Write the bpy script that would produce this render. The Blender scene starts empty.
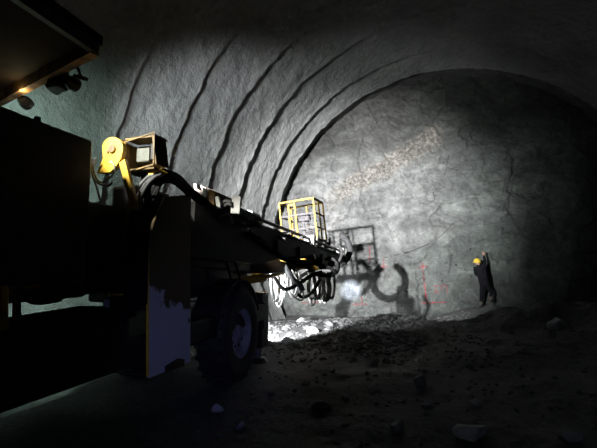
import bpy, bmesh, math, random
from mathutils import Vector, Matrix, noise
from math import sin, cos, pi, radians as R
random.seed(7)
sc = bpy.context.scene
COL = sc.collection
S, CY, SY = 420.0, cos(R(15.5)), sin(R(15.5))
CP, SP = cos(R(5.7)), sin(R(5.7))
EYE = Vector((0, 0, 1.6))

# ------------------------------------------------------------------ survey helpers (world = metres, y along the tunnel)
def ray(px, py):
    x, y, z = (px-298.5)/S, 1.0, -(py-224)/S
    y, z = y*CP - z*SP, y*SP + z*CP
    return Vector((x*CY - y*SY, x*SY + y*CY, z))
def at(px, py, Y):
    d = ray(px, py); return EYE + d*(Y/d.y)
def atx(px, py, X):
    d = ray(px, py); return EYE + d*(X/d.x)
def atz(px, py, Z=0):
    d = ray(px, py); return EYE + d*((Z-1.6)/d.z)
def fbm(p, sc_, oct=4):
    v, a, s = 0, 1, 0
    q = Vector(p)*sc_
    for _ in range(oct):
        v += a*noise.noise(q); s += a; a *= .5; q = q*2.03 + Vector((3.1, 1.7, 9.2))
    return v/s
def sm(a, b, x):
    t = max(0, min(1, (x-a)/(b-a))); return t*t*(3-2*t)

# ------------------------------------------------------------------ materials
def newmat(name):
    m = bpy.data.materials.new(name); m.use_nodes = True
    nt = m.node_tree; b = nt.nodes['Principled BSDF']
    return m, nt, b
def nd(nt, t, **kw):
    n = nt.nodes.new(t)
    for k, v in kw.items(): setattr(n, k, v)
    return n
def noise_node(nt, scale, detail=6, rough=.6, coord='Object'):
    tc = nd(nt, 'ShaderNodeTexCoord'); n = nd(nt, 'ShaderNodeTexNoise')
    n.inputs['Scale'].default_value = scale; n.inputs['Detail'].default_value = detail
    n.inputs['Roughness'].default_value = rough
    nt.links.new(tc.outputs[coord], n.inputs['Vector']); return n
def ramp(nt, src, stops):
    r = nd(nt, 'ShaderNodeValToRGB'); e = r.color_ramp.elements
    e[0].position, e[0].color = stops[0][0], (*stops[0][1], 1)
    e[1].position, e[1].color = stops[-1][0], (*stops[-1][1], 1)
    for p, c in stops[1:-1]:
        k = e.new(p); k.color = (*c, 1)
    nt.links.new(src, r.inputs['Fac']); return r
def bump(nt, b, src, strength, dist, prev=None):
    n = nd(nt, 'ShaderNodeBump'); n.inputs['Strength'].default_value = strength; n.inputs['Distance'].default_value = dist
    nt.links.new(src, n.inputs['Height'])
    if prev: nt.links.new(prev.outputs['Normal'], n.inputs['Normal'])
    nt.links.new(n.outputs['Normal'], b.inputs['Normal']); return n
def simple(name, c1, c2=None, scale=14, rough=.5, metal=0, bmp=.15, lo=.42, hi=.62):
    m, nt, b = newmat(name)
    n = noise_node(nt, scale)
    r = ramp(nt, n.outputs['Fac'], [(lo, c1), (hi, c2 or c1)])
    nt.links.new(r.outputs['Color'], b.inputs['Base Color'])
    b.inputs['Roughness'].default_value = rough; b.inputs['Metallic'].default_value = metal
    if bmp: bump(nt, b, n.outputs['Fac'], bmp, .01)
    return m
M = {}
M['yellow'] = simple('yellow_paint', (.70, .45, .05), (.55, .33, .03), 11, .42)
M['dirty_yellow'] = simple('dirty_yellow_paint', (.34, .17, .02), (.10, .06, .03), 7, .6)
M['black'] = simple('black_paint', (.012, .012, .013), (.03, .027, .025), 9, .5)
M['brown'] = simple('brown_dirty_paint', (.04, .024, .012), (.02, .013, .008), 5, .6)
M['steel'] = simple('worn_steel', (.25, .25, .26), (.12, .115, .11), 18, .4, .7)
M['dark_steel'] = simple('dark_steel', (.035, .035, .037), (.06, .055, .05), 15, .45, .6)
M['rubber'] = simple('rubber', (.018, .018, .02), (.035, .034, .033), 22, .75)
M['hose'] = simple('hose_rubber', (.008, .008, .009), (.018, .018, .018), 25, .8)
M['grey_hose'] = simple('pale_grey_hose', (.72, .72, .72), (.5, .5, .5), 20, .5)
M['cable'] = simple('grey_cable', (.22, .23, .25), (.12, .12, .13), 20, .5)
M['rim'] = simple('wheel_rim_paint', (.40, .41, .44), (.22, .22, .25), 6, .6)
M['white'] = simple('white_plate', (.90, .91, .93), (.80, .80, .82), 20, .5)
M['lampgrey'] = simple('lamp_grey', (.60, .63, .60), (.48, .50, .48), 12, .35)
M['cloth'] = simple('dark_work_clothes', (.003, .003, .004), (.006, .006, .008), 10, .95, 0, 0)
M['cloth'].node_tree.nodes['Principled BSDF'].inputs['Specular IOR Level'].default_value = .08
M['skin'] = simple('skin', (.22, .125, .09), (.18, .10, .07), 10, .6)
M['boot'] = simple('boot_rubber', (.03, .025, .02), (.05, .04, .03), 10, .7)
M['helmet'] = simple('helmet_yellow', (.42, .30, .03), (.36, .25, .02), 6, .3)
M['red'] = simple('red_spray_paint', (.12, .016, .02), (.085, .03, .03), 9, .9, 0, 0)
M['hole'] = simple('drill_hole_dark', (.006, .006, .006), (.01, .01, .01), 9, 1, 0, 0)
M['stone'] = simple('rock_chunk', (.24, .25, .26), (.13, .135, .14), 5, .85, 0, .4)
M['pale_stone'] = simple('pale_rock_chunk', (.36, .38, .39), (.24, .25, .26), 5, .8, 0, .4)

def lens_mat(name, col, strength):
    m, nt, b = newmat(name)
    n = noise_node(nt, 30)
    b.inputs['Base Color'].default_value = (.8, .8, .8, 1)
    r = ramp(nt, n.outputs['Fac'], [(.3, col), (.7, tuple(c*.9 for c in col))])
    nt.links.new(r.outputs['Color'], b.inputs['Emission Color'])
    b.inputs['Emission Strength'].default_value = strength
    return m
M['lens'] = lens_mat('lit_lens', (.9, 1, .95), 12)

# side panel: yellow-brown paint, pale grey below an irregular slanting edge
m, nt, b = newmat('pale_lower_panel')
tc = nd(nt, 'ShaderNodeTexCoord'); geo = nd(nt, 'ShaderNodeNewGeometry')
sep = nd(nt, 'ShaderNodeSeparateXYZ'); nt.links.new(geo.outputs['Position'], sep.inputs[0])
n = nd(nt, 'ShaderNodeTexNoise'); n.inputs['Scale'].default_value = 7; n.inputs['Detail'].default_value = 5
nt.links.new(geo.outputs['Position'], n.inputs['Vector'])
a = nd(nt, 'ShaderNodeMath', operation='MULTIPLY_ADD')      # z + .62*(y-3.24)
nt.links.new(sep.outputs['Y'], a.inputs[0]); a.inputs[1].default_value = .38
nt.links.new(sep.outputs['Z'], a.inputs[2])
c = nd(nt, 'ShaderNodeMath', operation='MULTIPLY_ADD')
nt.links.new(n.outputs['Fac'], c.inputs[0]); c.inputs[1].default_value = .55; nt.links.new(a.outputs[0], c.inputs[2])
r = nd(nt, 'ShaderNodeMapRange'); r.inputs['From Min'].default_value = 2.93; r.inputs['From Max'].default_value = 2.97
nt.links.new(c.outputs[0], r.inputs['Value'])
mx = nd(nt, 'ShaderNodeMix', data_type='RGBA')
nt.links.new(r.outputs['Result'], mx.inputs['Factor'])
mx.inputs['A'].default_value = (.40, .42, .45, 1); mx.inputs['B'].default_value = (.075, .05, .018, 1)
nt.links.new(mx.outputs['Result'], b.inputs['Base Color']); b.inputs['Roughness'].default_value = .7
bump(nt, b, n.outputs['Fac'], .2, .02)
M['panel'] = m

# shotcrete lining
m, nt, b = newmat('shotcrete')
n1 = noise_node(nt, .7, 5); n2 = noise_node(nt, 7, 8, .65); n3 = noise_node(nt, 2.2, 4)
r = ramp(nt, n1.outputs['Fac'], [(.3, (.095, .10, .097)), (.55, (.135, .138, .136)), (.75, (.16, .16, .157))])
r2 = ramp(nt, n2.outputs['Fac'], [(.3, (.7, .7, .7)), (.65, (1, 1, 1))])
mx = nd(nt, 'ShaderNodeMix', data_type='RGBA', blend_type='MULTIPLY'); mx.inputs['Factor'].default_value = .8
nt.links.new(r.outputs['Color'], mx.inputs['A']); nt.links.new(r2.outputs['Color'], mx.inputs['B'])
nt.links.new(mx.outputs['Result'], b.inputs['Base Color']); b.inputs['Roughness'].default_value = .92
p = bump(nt, b, n3.outputs['Fac'], .6, .2); bump(nt, b, n2.outputs['Fac'], .7, .085, p)
M['shotcrete'] = m

# rock face: grey rock, greenish to one side, a crumbly brown seam, crown darkened for beam falloff
FY_ = 18.9
m, nt, b = newmat('rock_face')
geo = nd(nt, 'ShaderNodeNewGeometry'); sep = nd(nt, 'ShaderNodeSeparateXYZ'); nt.links.new(geo.outputs['Position'], sep.inputs[0])
def nz(scale, detail, rough=.6):
    n = nd(nt, 'ShaderNodeTexNoise'); n.inputs['Scale'].default_value = scale; n.inputs['Detail'].default_value = detail
    n.inputs['Roughness'].default_value = rough; nt.links.new(geo.outputs['Position'], n.inputs['Vector']); return n
def mth(op, a_, b_=None, c_=None):
    k = nd(nt, 'ShaderNodeMath', operation=op)
    for i, v in enumerate((a_, b_, c_)):
        if v is None: continue
        if isinstance(v, (int, float)): k.inputs[i].default_value = v
        else: nt.links.new(v, k.inputs[i])
    return k.outputs[0]
na, nb, nc = nz(.55, 6), nz(3.2, 9, .68), nz(8.5, 7, .72)
base = ramp(nt, na.outputs['Fac'], [(.25, (.075, .078, .078)), (.5, (.13, .132, .132)), (.72, (.19, .19, .188))])
sp = ramp(nt, nb.outputs['Fac'], [(.32, (.45, .45, .45)), (.5, (.88, .88, .88)), (.68, (1.25, 1.25, 1.25))])
mx1 = nd(nt, 'ShaderNodeMix', data_type='RGBA', blend_type='MULTIPLY'); mx1.inputs['Factor'].default_value = .9
nt.links.new(base.outputs['Color'], mx1.inputs['A']); nt.links.new(sp.outputs['Color'], mx1.inputs['B'])
# streaky banding parallel to the seam
mpn = nd(nt, 'ShaderNodeMapping', vector_type='POINT'); mpn.inputs['Rotation'].default_value = (0, R(32), 0); mpn.inputs['Scale'].default_value = (.75, 1, 1.35)
nt.links.new(geo.outputs['Position'], mpn.inputs['Vector'])
ns_ = nd(nt, 'ShaderNodeTexNoise'); ns_.inputs['Scale'].default_value = .8; ns_.inputs['Detail'].default_value = 12; ns_.inputs['Roughness'].default_value = .74; ns_.inputs['Distortion'].default_value = .9
nt.links.new(mpn.outputs['Vector'], ns_.inputs['Vector'])
st_ = ramp(nt, ns_.outputs['Fac'], [(.33, (.5, .5, .49)), (.46, (.92, .92, .92)), (.55, (1.25, 1.25, 1.24)), (.68, (1.95, 1.95, 1.93))])
mxs = nd(nt, 'ShaderNodeMix', data_type='RGBA', blend_type='MULTIPLY'); mxs.inputs['Factor'].default_value = 1
nt.links.new(mx1.outputs['Result'], mxs.inputs['A']); nt.links.new(st_.outputs['Color'], mxs.inputs['B'])
J0, J1 = at(340, 268, FY_), at(445, 236, FY_); jl = math.hypot(J1.x-J0.x, J1.z-J0.z); jx, jz = (J1.z-J0.z)/jl, -(J1.x-J0.x)/jl
jd = mth('ADD', mth('MULTIPLY', mth('SUBTRACT', sep.outputs['X'], J0.x), jx), mth('MULTIPLY', mth('SUBTRACT', sep.outputs['Z'], J0.z), jz))
jm = nd(nt, 'ShaderNodeMapRange'); jm.inputs['From Min'].default_value = -.15; jm.inputs['From Max'].default_value = .35
nt.links.new(mth('MULTIPLY_ADD', mth('SUBTRACT', nb.outputs['Fac'], .5), 1.2, jd), jm.inputs['Value'])
mxj = nd(nt, 'ShaderNodeMix', data_type='RGBA', blend_type='MULTIPLY')
nt.links.new(jm.outputs['Result'], mxj.inputs['Factor']); nt.links.new(mxs.outputs['Result'], mxj.inputs['A']); mxj.inputs['B'].default_value = (.60, .64, .62, 1)
# rock greener toward +x, and darkened there to stand in for lamp falloff
g = nd(nt, 'ShaderNodeMapRange'); g.inputs['From Min'].default_value = -.8; g.inputs['From Max'].default_value = 3.2
nt.links.new(mth('MULTIPLY_ADD', na.outputs['Fac'], 2.5, mth('SUBTRACT', sep.outputs['X'], 1.25)), g.inputs['Value'])
mx2 = nd(nt, 'ShaderNodeMix', data_type='RGBA', blend_type='MULTIPLY')
nt.links.new(g.outputs['Result'], mx2.inputs['Factor']); nt.links.new(mxj.outputs['Result'], mx2.inputs['A']); mx2.inputs['B'].default_value = (.62, .70, .66, 1)
# crown darkened in the colour, standing in for the beam fading above the seam
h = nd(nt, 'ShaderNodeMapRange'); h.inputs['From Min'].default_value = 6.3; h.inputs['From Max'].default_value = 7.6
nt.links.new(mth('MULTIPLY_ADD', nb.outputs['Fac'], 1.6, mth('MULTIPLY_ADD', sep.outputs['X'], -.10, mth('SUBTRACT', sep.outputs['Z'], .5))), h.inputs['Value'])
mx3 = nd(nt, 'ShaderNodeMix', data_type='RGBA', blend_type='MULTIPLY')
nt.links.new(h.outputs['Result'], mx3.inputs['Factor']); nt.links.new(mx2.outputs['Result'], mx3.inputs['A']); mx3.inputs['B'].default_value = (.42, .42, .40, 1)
# seam: line from A to B on the face
A_, B_ = at(318, 204, 18.9), at(446, 132, 18.9)
dx, dz = B_.x-A_.x, B_.z-A_.z; L_ = math.hypot(dx, dz); nx, nzv = -dz/L_, dx/L_
dist = mth('ABSOLUTE', mth('ADD', mth('MULTIPLY', mth('SUBTRACT', sep.outputs['X'], A_.x), nx), mth('MULTIPLY', mth('SUBTRACT', sep.outputs['Z'], A_.z), nzv)))
dist = mth('MULTIPLY_ADD', mth('SUBTRACT', nb.outputs['Fac'], .5), 1.3, dist)
v = nd(nt, 'ShaderNodeMapRange'); v.inputs['From Min'].default_value = .55; v.inputs['From Max'].default_value = .25
nt.links.new(dist, v.inputs['Value'])
along = nd(nt, 'ShaderNodeMapRange'); along.inputs['From Min'].default_value = A_.x; along.inputs['From Max'].default_value = A_.x+1.2
nt.links.new(sep.outputs['X'], along.inputs['Value'])
along2 = nd(nt, 'ShaderNodeMapRange'); along2.inputs['From Min'].default_value = B_.x; along2.inputs['From Max'].default_value = B_.x-.5
nt.links.new(sep.outputs['X'], along2.inputs['Value'])
vf = mth('MULTIPLY', mth('MULTIPLY', v.outputs['Result'], along.outputs['Result']), along2.outputs['Result'])
vc = ramp(nt, nc.outputs['Fac'], [(.36, (.025, .022, .019)), (.50, (.12, .110, .098)), (.64, (.27, .25, .225))])
mx4 = nd(nt, 'ShaderNodeMix', data_type='RGBA'); nt.links.new(mth('MULTIPLY', vf, .85), mx4.inputs['Factor'])
nt.links.new(mx3.outputs['Result'], mx4.inputs['A']); nt.links.new(vc.outputs['Color'], mx4.inputs['B'])
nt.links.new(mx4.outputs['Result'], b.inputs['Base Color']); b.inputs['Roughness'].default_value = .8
vor = nd(nt, 'ShaderNodeTexVoronoi', feature='DISTANCE_TO_EDGE'); vor.inputs['Scale'].default_value = 1.1
wv = nd(nt, 'ShaderNodeVectorMath', operation='ADD'); sc3 = nd(nt, 'ShaderNodeVectorMath', operation='SCALE'); sc3.inputs['Scale'].default_value = .9
nt.links.new(nb.outputs['Color'], sc3.inputs[0]); nt.links.new(geo.outputs['Position'], wv.inputs[0]); nt.links.new(sc3.outputs[0], wv.inputs[1])
nt.links.new(wv.outputs[0], vor.inputs['Vector'])
vr = nd(nt, 'ShaderNodeMapRange'); vr.inputs['From Max'].default_value = .03; nt.links.new(vor.outputs['Distance'], vr.inputs['Value'])
p = bump(nt, b, vr.outputs['Result'], .25, .05); p = bump(nt, b, nb.outputs['Fac'], .9, .42, p); bump(nt, b, nc.outputs['Fac'], .9, .09, p)
M['rock'] = m

M['shade_dark_rock'] = simple('shade_dark_rock', (.05, .05, .05), (.09, .09, .09), 2.5, .7, 0, .5)  # recess rock coloured darker to imitate the shade behind the last ring

# muck on the floor
m, nt, b = newmat('muck')
n1 = noise_node(nt, 1.3, 6); n2 = noise_node(nt, 16, 8, .7)
r = ramp(nt, n1.outputs['Fac'], [(.3, (.05, .051, .053)), (.7, (.10, .10, .10))])
r2 = ramp(nt, n2.outputs['Fac'], [(.35, (.35, .35, .35)), (.6, (1, 1, 1))])
mx = nd(nt, 'ShaderNodeMix', data_type='RGBA', blend_type='MULTIPLY'); mx.inputs['Factor'].default_value = .9
nt.links.new(r.outputs['Color'], mx.inputs['A']); nt.links.new(r2.outputs['Color'], mx.inputs['B'])
nt.links.new(mx.outputs['Result'], b.inputs['Base Color']); b.inputs['Roughness'].default_value = .8
bump(nt, b, n2.outputs['Fac'], .8, .05)
M['muck'] = m

# ------------------------------------------------------------------ mesh builder
WORLD = {}
class MB:
    def __init__(s): s.bm = bmesh.new()
    def box(s, lo, hi, rot=None, bev=0):
        t = bmesh.new()
        lo, hi = Vector(lo), Vector(hi); c = (lo+hi)/2; d = hi-lo
        bmesh.ops.create_cube(t, size=1)
        for v in t.verts: v.co = Vector((v.co.x*d.x, v.co.y*d.y, v.co.z*d.z))
        if bev: bmesh.ops.bevel(t, geom=t.edges[:], offset=bev, segments=2, affect='EDGES', profile=.5)
        if rot: bmesh.ops.transform(t, matrix=rot, verts=t.verts[:])
        for v in t.verts: v.co += c
        return s._merge(t)
    def _merge(s, t):
        me = bpy.data.meshes.new('_t'); t.to_mesh(me); t.free(); s.bm.from_mesh(me); bpy.data.meshes.remove(me); return s
    def bar(s, a, b, w, h=None, up=(0, 0, 1), bev=0):
        a, b = Vector(a), Vector(b); h = h or w
        y = (b-a); L = y.length; y.normalize()
        x = y.cross(Vector(up)).normalized(); z = x.cross(y)
        m = Matrix((x, y, z)).transposed().to_4x4(); c = (a+b)/2
        t = bmesh.new(); bmesh.ops.create_cube(t, size=1)
        for v in t.verts: v.co = Vector((v.co.x*w, v.co.y*L, v.co.z*h))
        if bev: bmesh.ops.bevel(t, geom=t.edges[:], offset=bev, segments=2, affect='EDGES', profile=.5)
        bmesh.ops.transform(t, matrix=Matrix.Translation(c) @ m, verts=t.verts[:])
        return s._merge(t)
    def tube(s, pts, r, n=10, smooth=True, sub=8, closed=False):
        P = [Vector(p) for p in pts]
        if smooth and len(P) > 2:
            Q = []
            E = [P[0]*2-P[1]] + P + [P[-1]*2-P[-2]]
            for i in range(1, len(E)-2):
                for k in range(sub):
                    t = k/sub; a, b_, c, d = E[i-1], E[i], E[i+1], E[i+2]
                    Q.append(.5*((2*b_)+(c-a)*t+(2*a-5*b_+4*c-d)*t*t+(3*b_-a-3*c+d)*t**3))
            Q.append(P[-1]); P = Q
        bm = s.bm; prev = None; nrm = None
        for i, p in enumerate(P):
            d = (P[min(i+1, len(P)-1)]-P[max(i-1, 0)]).normalized()
            if nrm is None:
                nrm = d.cross(Vector((0, 0, 1)) if abs(d.z) < .9 else Vector((1, 0, 0))).normalized()
            nrm = (nrm - d*nrm.dot(d)).normalized(); bi = d.cross(nrm)
            rr = r[i*len(r)//len(P)] if isinstance(r, (list, tuple)) else r
            ring = [bm.verts.new(p + nrm*cos(2*pi*k/n)*rr + bi*sin(2*pi*k/n)*rr) for k in range(n)]
            if prev:
                for k in range(n): bm.faces.new((prev[k], prev[(k+1) % n], ring[(k+1) % n], ring[k])).smooth = True
            else: bm.faces.new(ring[::-1])
            prev = ring
        bm.faces.new(prev); return s
    def cyl(s, a, b, r, n=24, r2=None, bev=0):
        a, b = Vector(a), Vector(b); t = bmesh.new()
        bmesh.ops.create_cone(t, cap_ends=True, segments=n, radius1=r, radius2=r if r2 is None else r2, depth=(b-a).length)
        if bev:
            ed = [e for e in t.edges if len(e.link_faces) == 2 and any(len(f.verts) > 4 for f in e.link_faces)]
            bmesh.ops.bevel(t, geom=ed, offset=bev, segments=2, affect='EDGES', profile=.5)
        q = (b-a).to_track_quat('Z', 'Y').to_matrix().to_4x4()
        bmesh.ops.transform(t, matrix=Matrix.Translation((a+b)/2) @ q, verts=t.verts[:])
        return s._merge(t)
    def lathe(s, prof, axis_pt, n=48):                       # profile (r, x) spun about an axis parallel to x
        c = Vector(axis_pt); rings = []
        for r, x in prof:
            rings.append([s.bm.verts.new(c + Vector((x, r*cos(2*pi*k/n), r*sin(2*pi*k/n)))) for k in range(n)])
        for a, b_ in zip(rings, rings[1:]):
            for k in range(n):
                f = s.bm.faces.new((a[k], a[(k+1) % n], b_[(k+1) % n], b_[k])); f.smooth = True
        return s
    def prism(s, poly, depth):                               # planar polygon (3-D points) extruded by a vector
        vs = [s.bm.verts.new(Vector(p)) for p in poly]; f = s.bm.faces.new(vs)
        g = bmesh.ops.extrude_face_region(s.bm, geom=[f])
        for v in [e for e in g['geom'] if isinstance(e, bmesh.types.BMVert)]: v.co += Vector(depth)
        return s
    def build(s, name, mat, parent=None, fix=True):
        bm = s.bm
        if fix: bmesh.ops.recalc_face_normals(bm, faces=bm.faces[:])
        xs = [v.co for v in bm.verts]
        c = Vector([(min(v[i] for v in xs)+max(v[i] for v in xs))/2 for i in range(3)])
        if parent is None: c.z = min(v.z for v in xs)
        for v in bm.verts: v.co -= c
        me = bpy.data.meshes.new(name); bm.to_mesh(me); bm.free()
        me.materials.append(mat)
        o = bpy.data.objects.new(name, me); COL.objects.link(o)
        WORLD[o.name] = c
        if parent: o.parent = parent; o.location = c - WORLD[parent.name]
        else: o.location = c
        return o
def tag(o, label=None, cat=None, group=None, kind=None):
    for k, v in (('label', label), ('category', cat), ('group', group), ('kind', kind)):
        if v: o[k] = v
    return o
def empty(name, loc, parent=None):
    o = bpy.data.objects.new(name, None); COL.objects.link(o); o.empty_display_size = .2
    WORLD[o.name] = Vector(loc); o.location = Vector(loc) - (WORLD[parent.name] if parent else Vector())
    if parent: o.parent = parent
    return o

# ------------------------------------------------------------------ the setting
CX, CZ, RT = 1.3, 2.23, 7.2
FY = 18.9
edges = [6.77, 8.72, 10.78, 12.93, 15.31, 17.0]
def jitter(i, th): return .22*fbm((th*2.2, i*3.7, 1.3), 1.4, 3) + .09*fbm((th*15, i*3.7, 4.3), 1.4, 3)
def lining_r(y, th):
    j = [e + jitter(i, th) for i, e in enumerate(edges)]
    k = 0
    while k < len(j)-1 and y > j[k]: k += 1
    lo = j[k-1] if k else 3.0
    hi = j[k]
    t = max(0, min(1, (y-lo)/(hi-lo)))
    amp = (.18, .26, .34, .36, .40, .42)[k]
    rr = RT + amp*(1-t)**.8 - .05
    if k == 0 and y < 3.0: rr = RT + .13
    return rr
ys = []
y = -7.0
while y < 17.06:
    ys.append(y)
    near = min(abs(y-e) for e in edges)
    y += .022 if near < .24 else (.07 if y > 5 else .2)
ths = [R(-24) + R(228)*i/330 for i in range(331)]
bm = bmesh.new(); prev = None
for y in ys:
    ring = []
    for th in ths:
        if y > edges[-1] + jitter(5, th): yy = edges[-1] + jitter(5, th)
        else: yy = y
        r_ = lining_r(yy, th)
        p = Vector((CX + r_*cos(th), yy, CZ + r_*sin(th)))
        r_ += .07*fbm(p, 1.3, 3) + .05*fbm(p, 5.0, 3)
        ring.append(bm.verts.new((CX + r_*cos(th), yy, CZ + r_*sin(th))))
    if prev:
        for k in range(len(ths)-1):
            bm.faces.new((prev[k], prev[k+1], ring[k+1], ring[k])).smooth = True
    prev = ring
# thickness of the last lining ring: end face, then outward to the bare rock
ring2 = [bm.verts.new((CX + (RT+.55)*cos(th), edges[-1]+.04+jitter(5, th), CZ + (RT+.55)*sin(th))) for th in ths]
for k in range(len(ths)-1): bm.faces.new((prev[k], prev[k+1], ring2[k+1], ring2[k]))
mbx = MB(); mbx.bm.free(); mbx.bm = bm
lining = mbx.build('ceiling', M['shotcrete'], None, fix=False); tag(lining, kind='structure')
# bare rock between the last ring and the face
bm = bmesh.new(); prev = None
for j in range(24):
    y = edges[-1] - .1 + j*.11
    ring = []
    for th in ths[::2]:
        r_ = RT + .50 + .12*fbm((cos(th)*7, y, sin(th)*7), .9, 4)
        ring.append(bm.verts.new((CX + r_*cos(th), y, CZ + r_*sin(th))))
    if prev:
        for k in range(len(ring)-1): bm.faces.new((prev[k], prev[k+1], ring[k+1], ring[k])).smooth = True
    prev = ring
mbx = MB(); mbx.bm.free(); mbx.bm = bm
tag(mbx.build('wall_overbreak', M['shade_dark_rock'], None, fix=False), kind='structure')

def face_y(x, z):
    p = Vector((x, 0, z))
    f = FY + .25*fbm(p, .45, 4) + .07*fbm(p, 1.7, 4) + .05*fbm(p, 6, 3)
    for scl, amp in ((.42, .46), (1.15, .42)):                # flat broken facets, each with its own tilt
        q = (p + Vector((fbm(p, 1.1), 0, fbm(p+Vector((9, 0, 4)), 1.1)))*.35)*scl
        o_ = noise.voronoi(q)[1][0]; d_ = q-o_; h = noise.cell_vector(o_*7.3+Vector((.5, .5, .5)))
        f += amp*(d_.x*(h.x-.5)+d_.z*(h.z-.5))*.9 + .10*amp*(h.y-.5)
    rr = math.hypot(x-CX, z-CZ)
    return f - .25*sm(6.2, 7.6, rr)*0 - .35*sm(1.2, -.6, z)
bm = bmesh.new()
nxg, nzg = 240, 180
grid = []
for i in range(nxg+1):
    col = []
    for j in range(nzg+1):
        x = CX - 8 + 16*i/nxg; z = -1 + 11.3*j/nzg
        col.append(bm.verts.new((x, face_y(x, z), z)))
    grid.append(col)
for i in range(nxg):
    for j in range(nzg):
        bm.faces.new((grid[i][j], grid[i+1][j], grid[i+1][j+1], grid[i][j+1])).smooth = True
mbx = MB(); mbx.bm.free(); mbx.bm = bm
face = mbx.build('wall_back', M['rock'], None, fix=False); tag(face, kind='structure')
def on_face(px, py, off=.012):
    d = ray(px, py); t = FY/d.y
    for _ in range(8):
        p = EYE + d*t; t = (face_y(p.x, p.z)-off)/d.y
    return EYE + d*t
def paint(strokes, w=.05):
    mb = MB()
    for st in strokes:
        pts = []
        for a, b_ in zip(st, st[1:]):
            n_ = max(3, int(math.hypot(a[0]-b_[0], a[1]-b_[1])*1.2))
            for k in range(n_): pts.append((a[0]+(b_[0]-a[0])*k/n_, a[1]+(b_[1]-a[1])*k/n_))
        pts.append(st[-1])
        P = [on_face(*q) for q in pts]; prev = None
        for i, p in enumerate(P):
            d = P[min(i+1, len(P)-1)]-P[max(0, i-1)]; s_ = Vector((-d.z, 0, d.x)).normalized()*w*(.55+.5*noise.noise(p*9))
            a, b_ = p+s_, p-s_
            a.y = face_y(a.x, a.z)-.014; b_.y = face_y(b_.x, b_.z)-.014
            q = (mb.bm.verts.new(a), mb.bm.verts.new(b_))
            if prev: mb.bm.faces.new((prev[0], prev[1], q[1], q[0]))
            prev = q
    return mb.build('paint_mark', M['red'], face)
paint([[(422.3, 263), (424.5, 285), (426.8, 303)], [(419, 267.5), (427.5, 266)], [(422, 303), (446, 302)]], .045)
paint([[(433, 286), (448.5, 285.5)], [(435.5, 286), (436, 292.5)], [(440, 288), (443.5, 288), (443, 292)], [(447.5, 286), (447, 293)], [(434, 292), (440, 292.5)]], .03)
paint([[(369.5, 246), (369.8, 264)]], .035)
paint([[(383.6, 259), (384, 271)], [(380, 266.5), (388, 266.2)]], .035)
paint([[(353, 304.4), (368, 304)]], .035)
paint([[(301, 302.5), (325, 302)]], .035)
paint([[(361.5, 296), (362, 303)]], .025)
for px, py in ((452, 255), (470.5, 249), (456, 265), (471, 276), (442, 281)):
    p = on_face(px, py, .03)
    mb = MB(); mb.cyl(p, p+Vector((0, .10, 0)), .045, 14); mb.build('drill_hole', M['hole'], face)
def crack(pts, w):
    mb = MB(); P = [on_face(*q, .004) for q in pts]; mb.tube(P, w, 6, True, 5)
    return mb.build('crack', M['hole'], face)
crack([(384, 258), (396, 255), (404, 253), (410, 252), (418, 248.5), (431, 243)], .018)
crack([(404, 253.2), (409, 252)], .035)
crack([(444, 176), (446, 170), (447, 163), (449, 155)], .011)
crack([(428, 205), (434, 199), (433, 192)], .011)
crack([(436, 240), (446, 231), (455, 221)], .012)

PADS = [(at(481.5, 307, 18.0)-Vector((0, 0, .05)), 1.5, .75), (at(491, 302.2, 18.0)-Vector((0, 0, .05)), .26, .3)]
def ground_z(x, y):
    p = Vector((x, y, 0))
    z = -.58*sm(10.5, 17.0, y)
    z += .10*fbm(p, .6, 4)*sm(1.5, 5, y+abs(x)) + .05*fbm(p, 2.6, 4) + .035*fbm(p, 8, 3)
    def mound(mx_, my_, sx, sy, h):
        return h*math.exp(-((x-mx_)/sx)**2-((y-my_)/sy)**2)
    lump = 1+.5*fbm(p, 1.5, 4)
    z += (mound(-.6, 13.2, 1.3, .9, .30) + mound(2.9, 11.6, 1.9, 1.2, .62) + mound(5.2, 10.4, 1.8, 1.6, .75)
          + mound(1.7, 8.4, 1.0, 1.2, .22) + mound(3.2, 6.2, 1.1, 1.2, .35) + mound(6.6, 15, 2, 2.4, .6) + mound(-2.5, 12.0, 1.1, 1.2, .12) + mound(-3.0, 15.8, 1.6, 1.0, .16))*lump
    if -5 < x < -2 and y < 7.2: z = z*.35
    for (q, s_, t_) in PADS:                                  # muck banked up against the face where the worker stands
        w_ = min(1, 1.15*math.exp(-((x-q.x)/s_)**2-((y-q.y)/t_)**2)); z = z*(1-w_)+(q.z+.12*fbm(p, 2.2, 4)*min(1, math.hypot(x-q.x, y-q.y)*1.5))*w_
    return z
bm = bmesh.new(); nX, nY = 200, 270; grid = []
for i in range(nX+1):
    col = []
    for j in range(nY+1):
        x = -6.4 + 15.3*i/nX; y = -4 + 22.3*(j/nY)**.85
        col.append(bm.verts.new((x, y, ground_z(x, y))))
    grid.append(col)
for i in range(nX):
    for j in range(nY):
        bm.faces.new((grid[i][j], grid[i+1][j], grid[i+1][j+1], grid[i][j+1])).smooth = True
mbx = MB(); mbx.bm.free(); mbx.bm = bm
gr = mbx.build('floor', M['muck'], None, fix=False); tag(gr, kind='structure')

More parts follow.
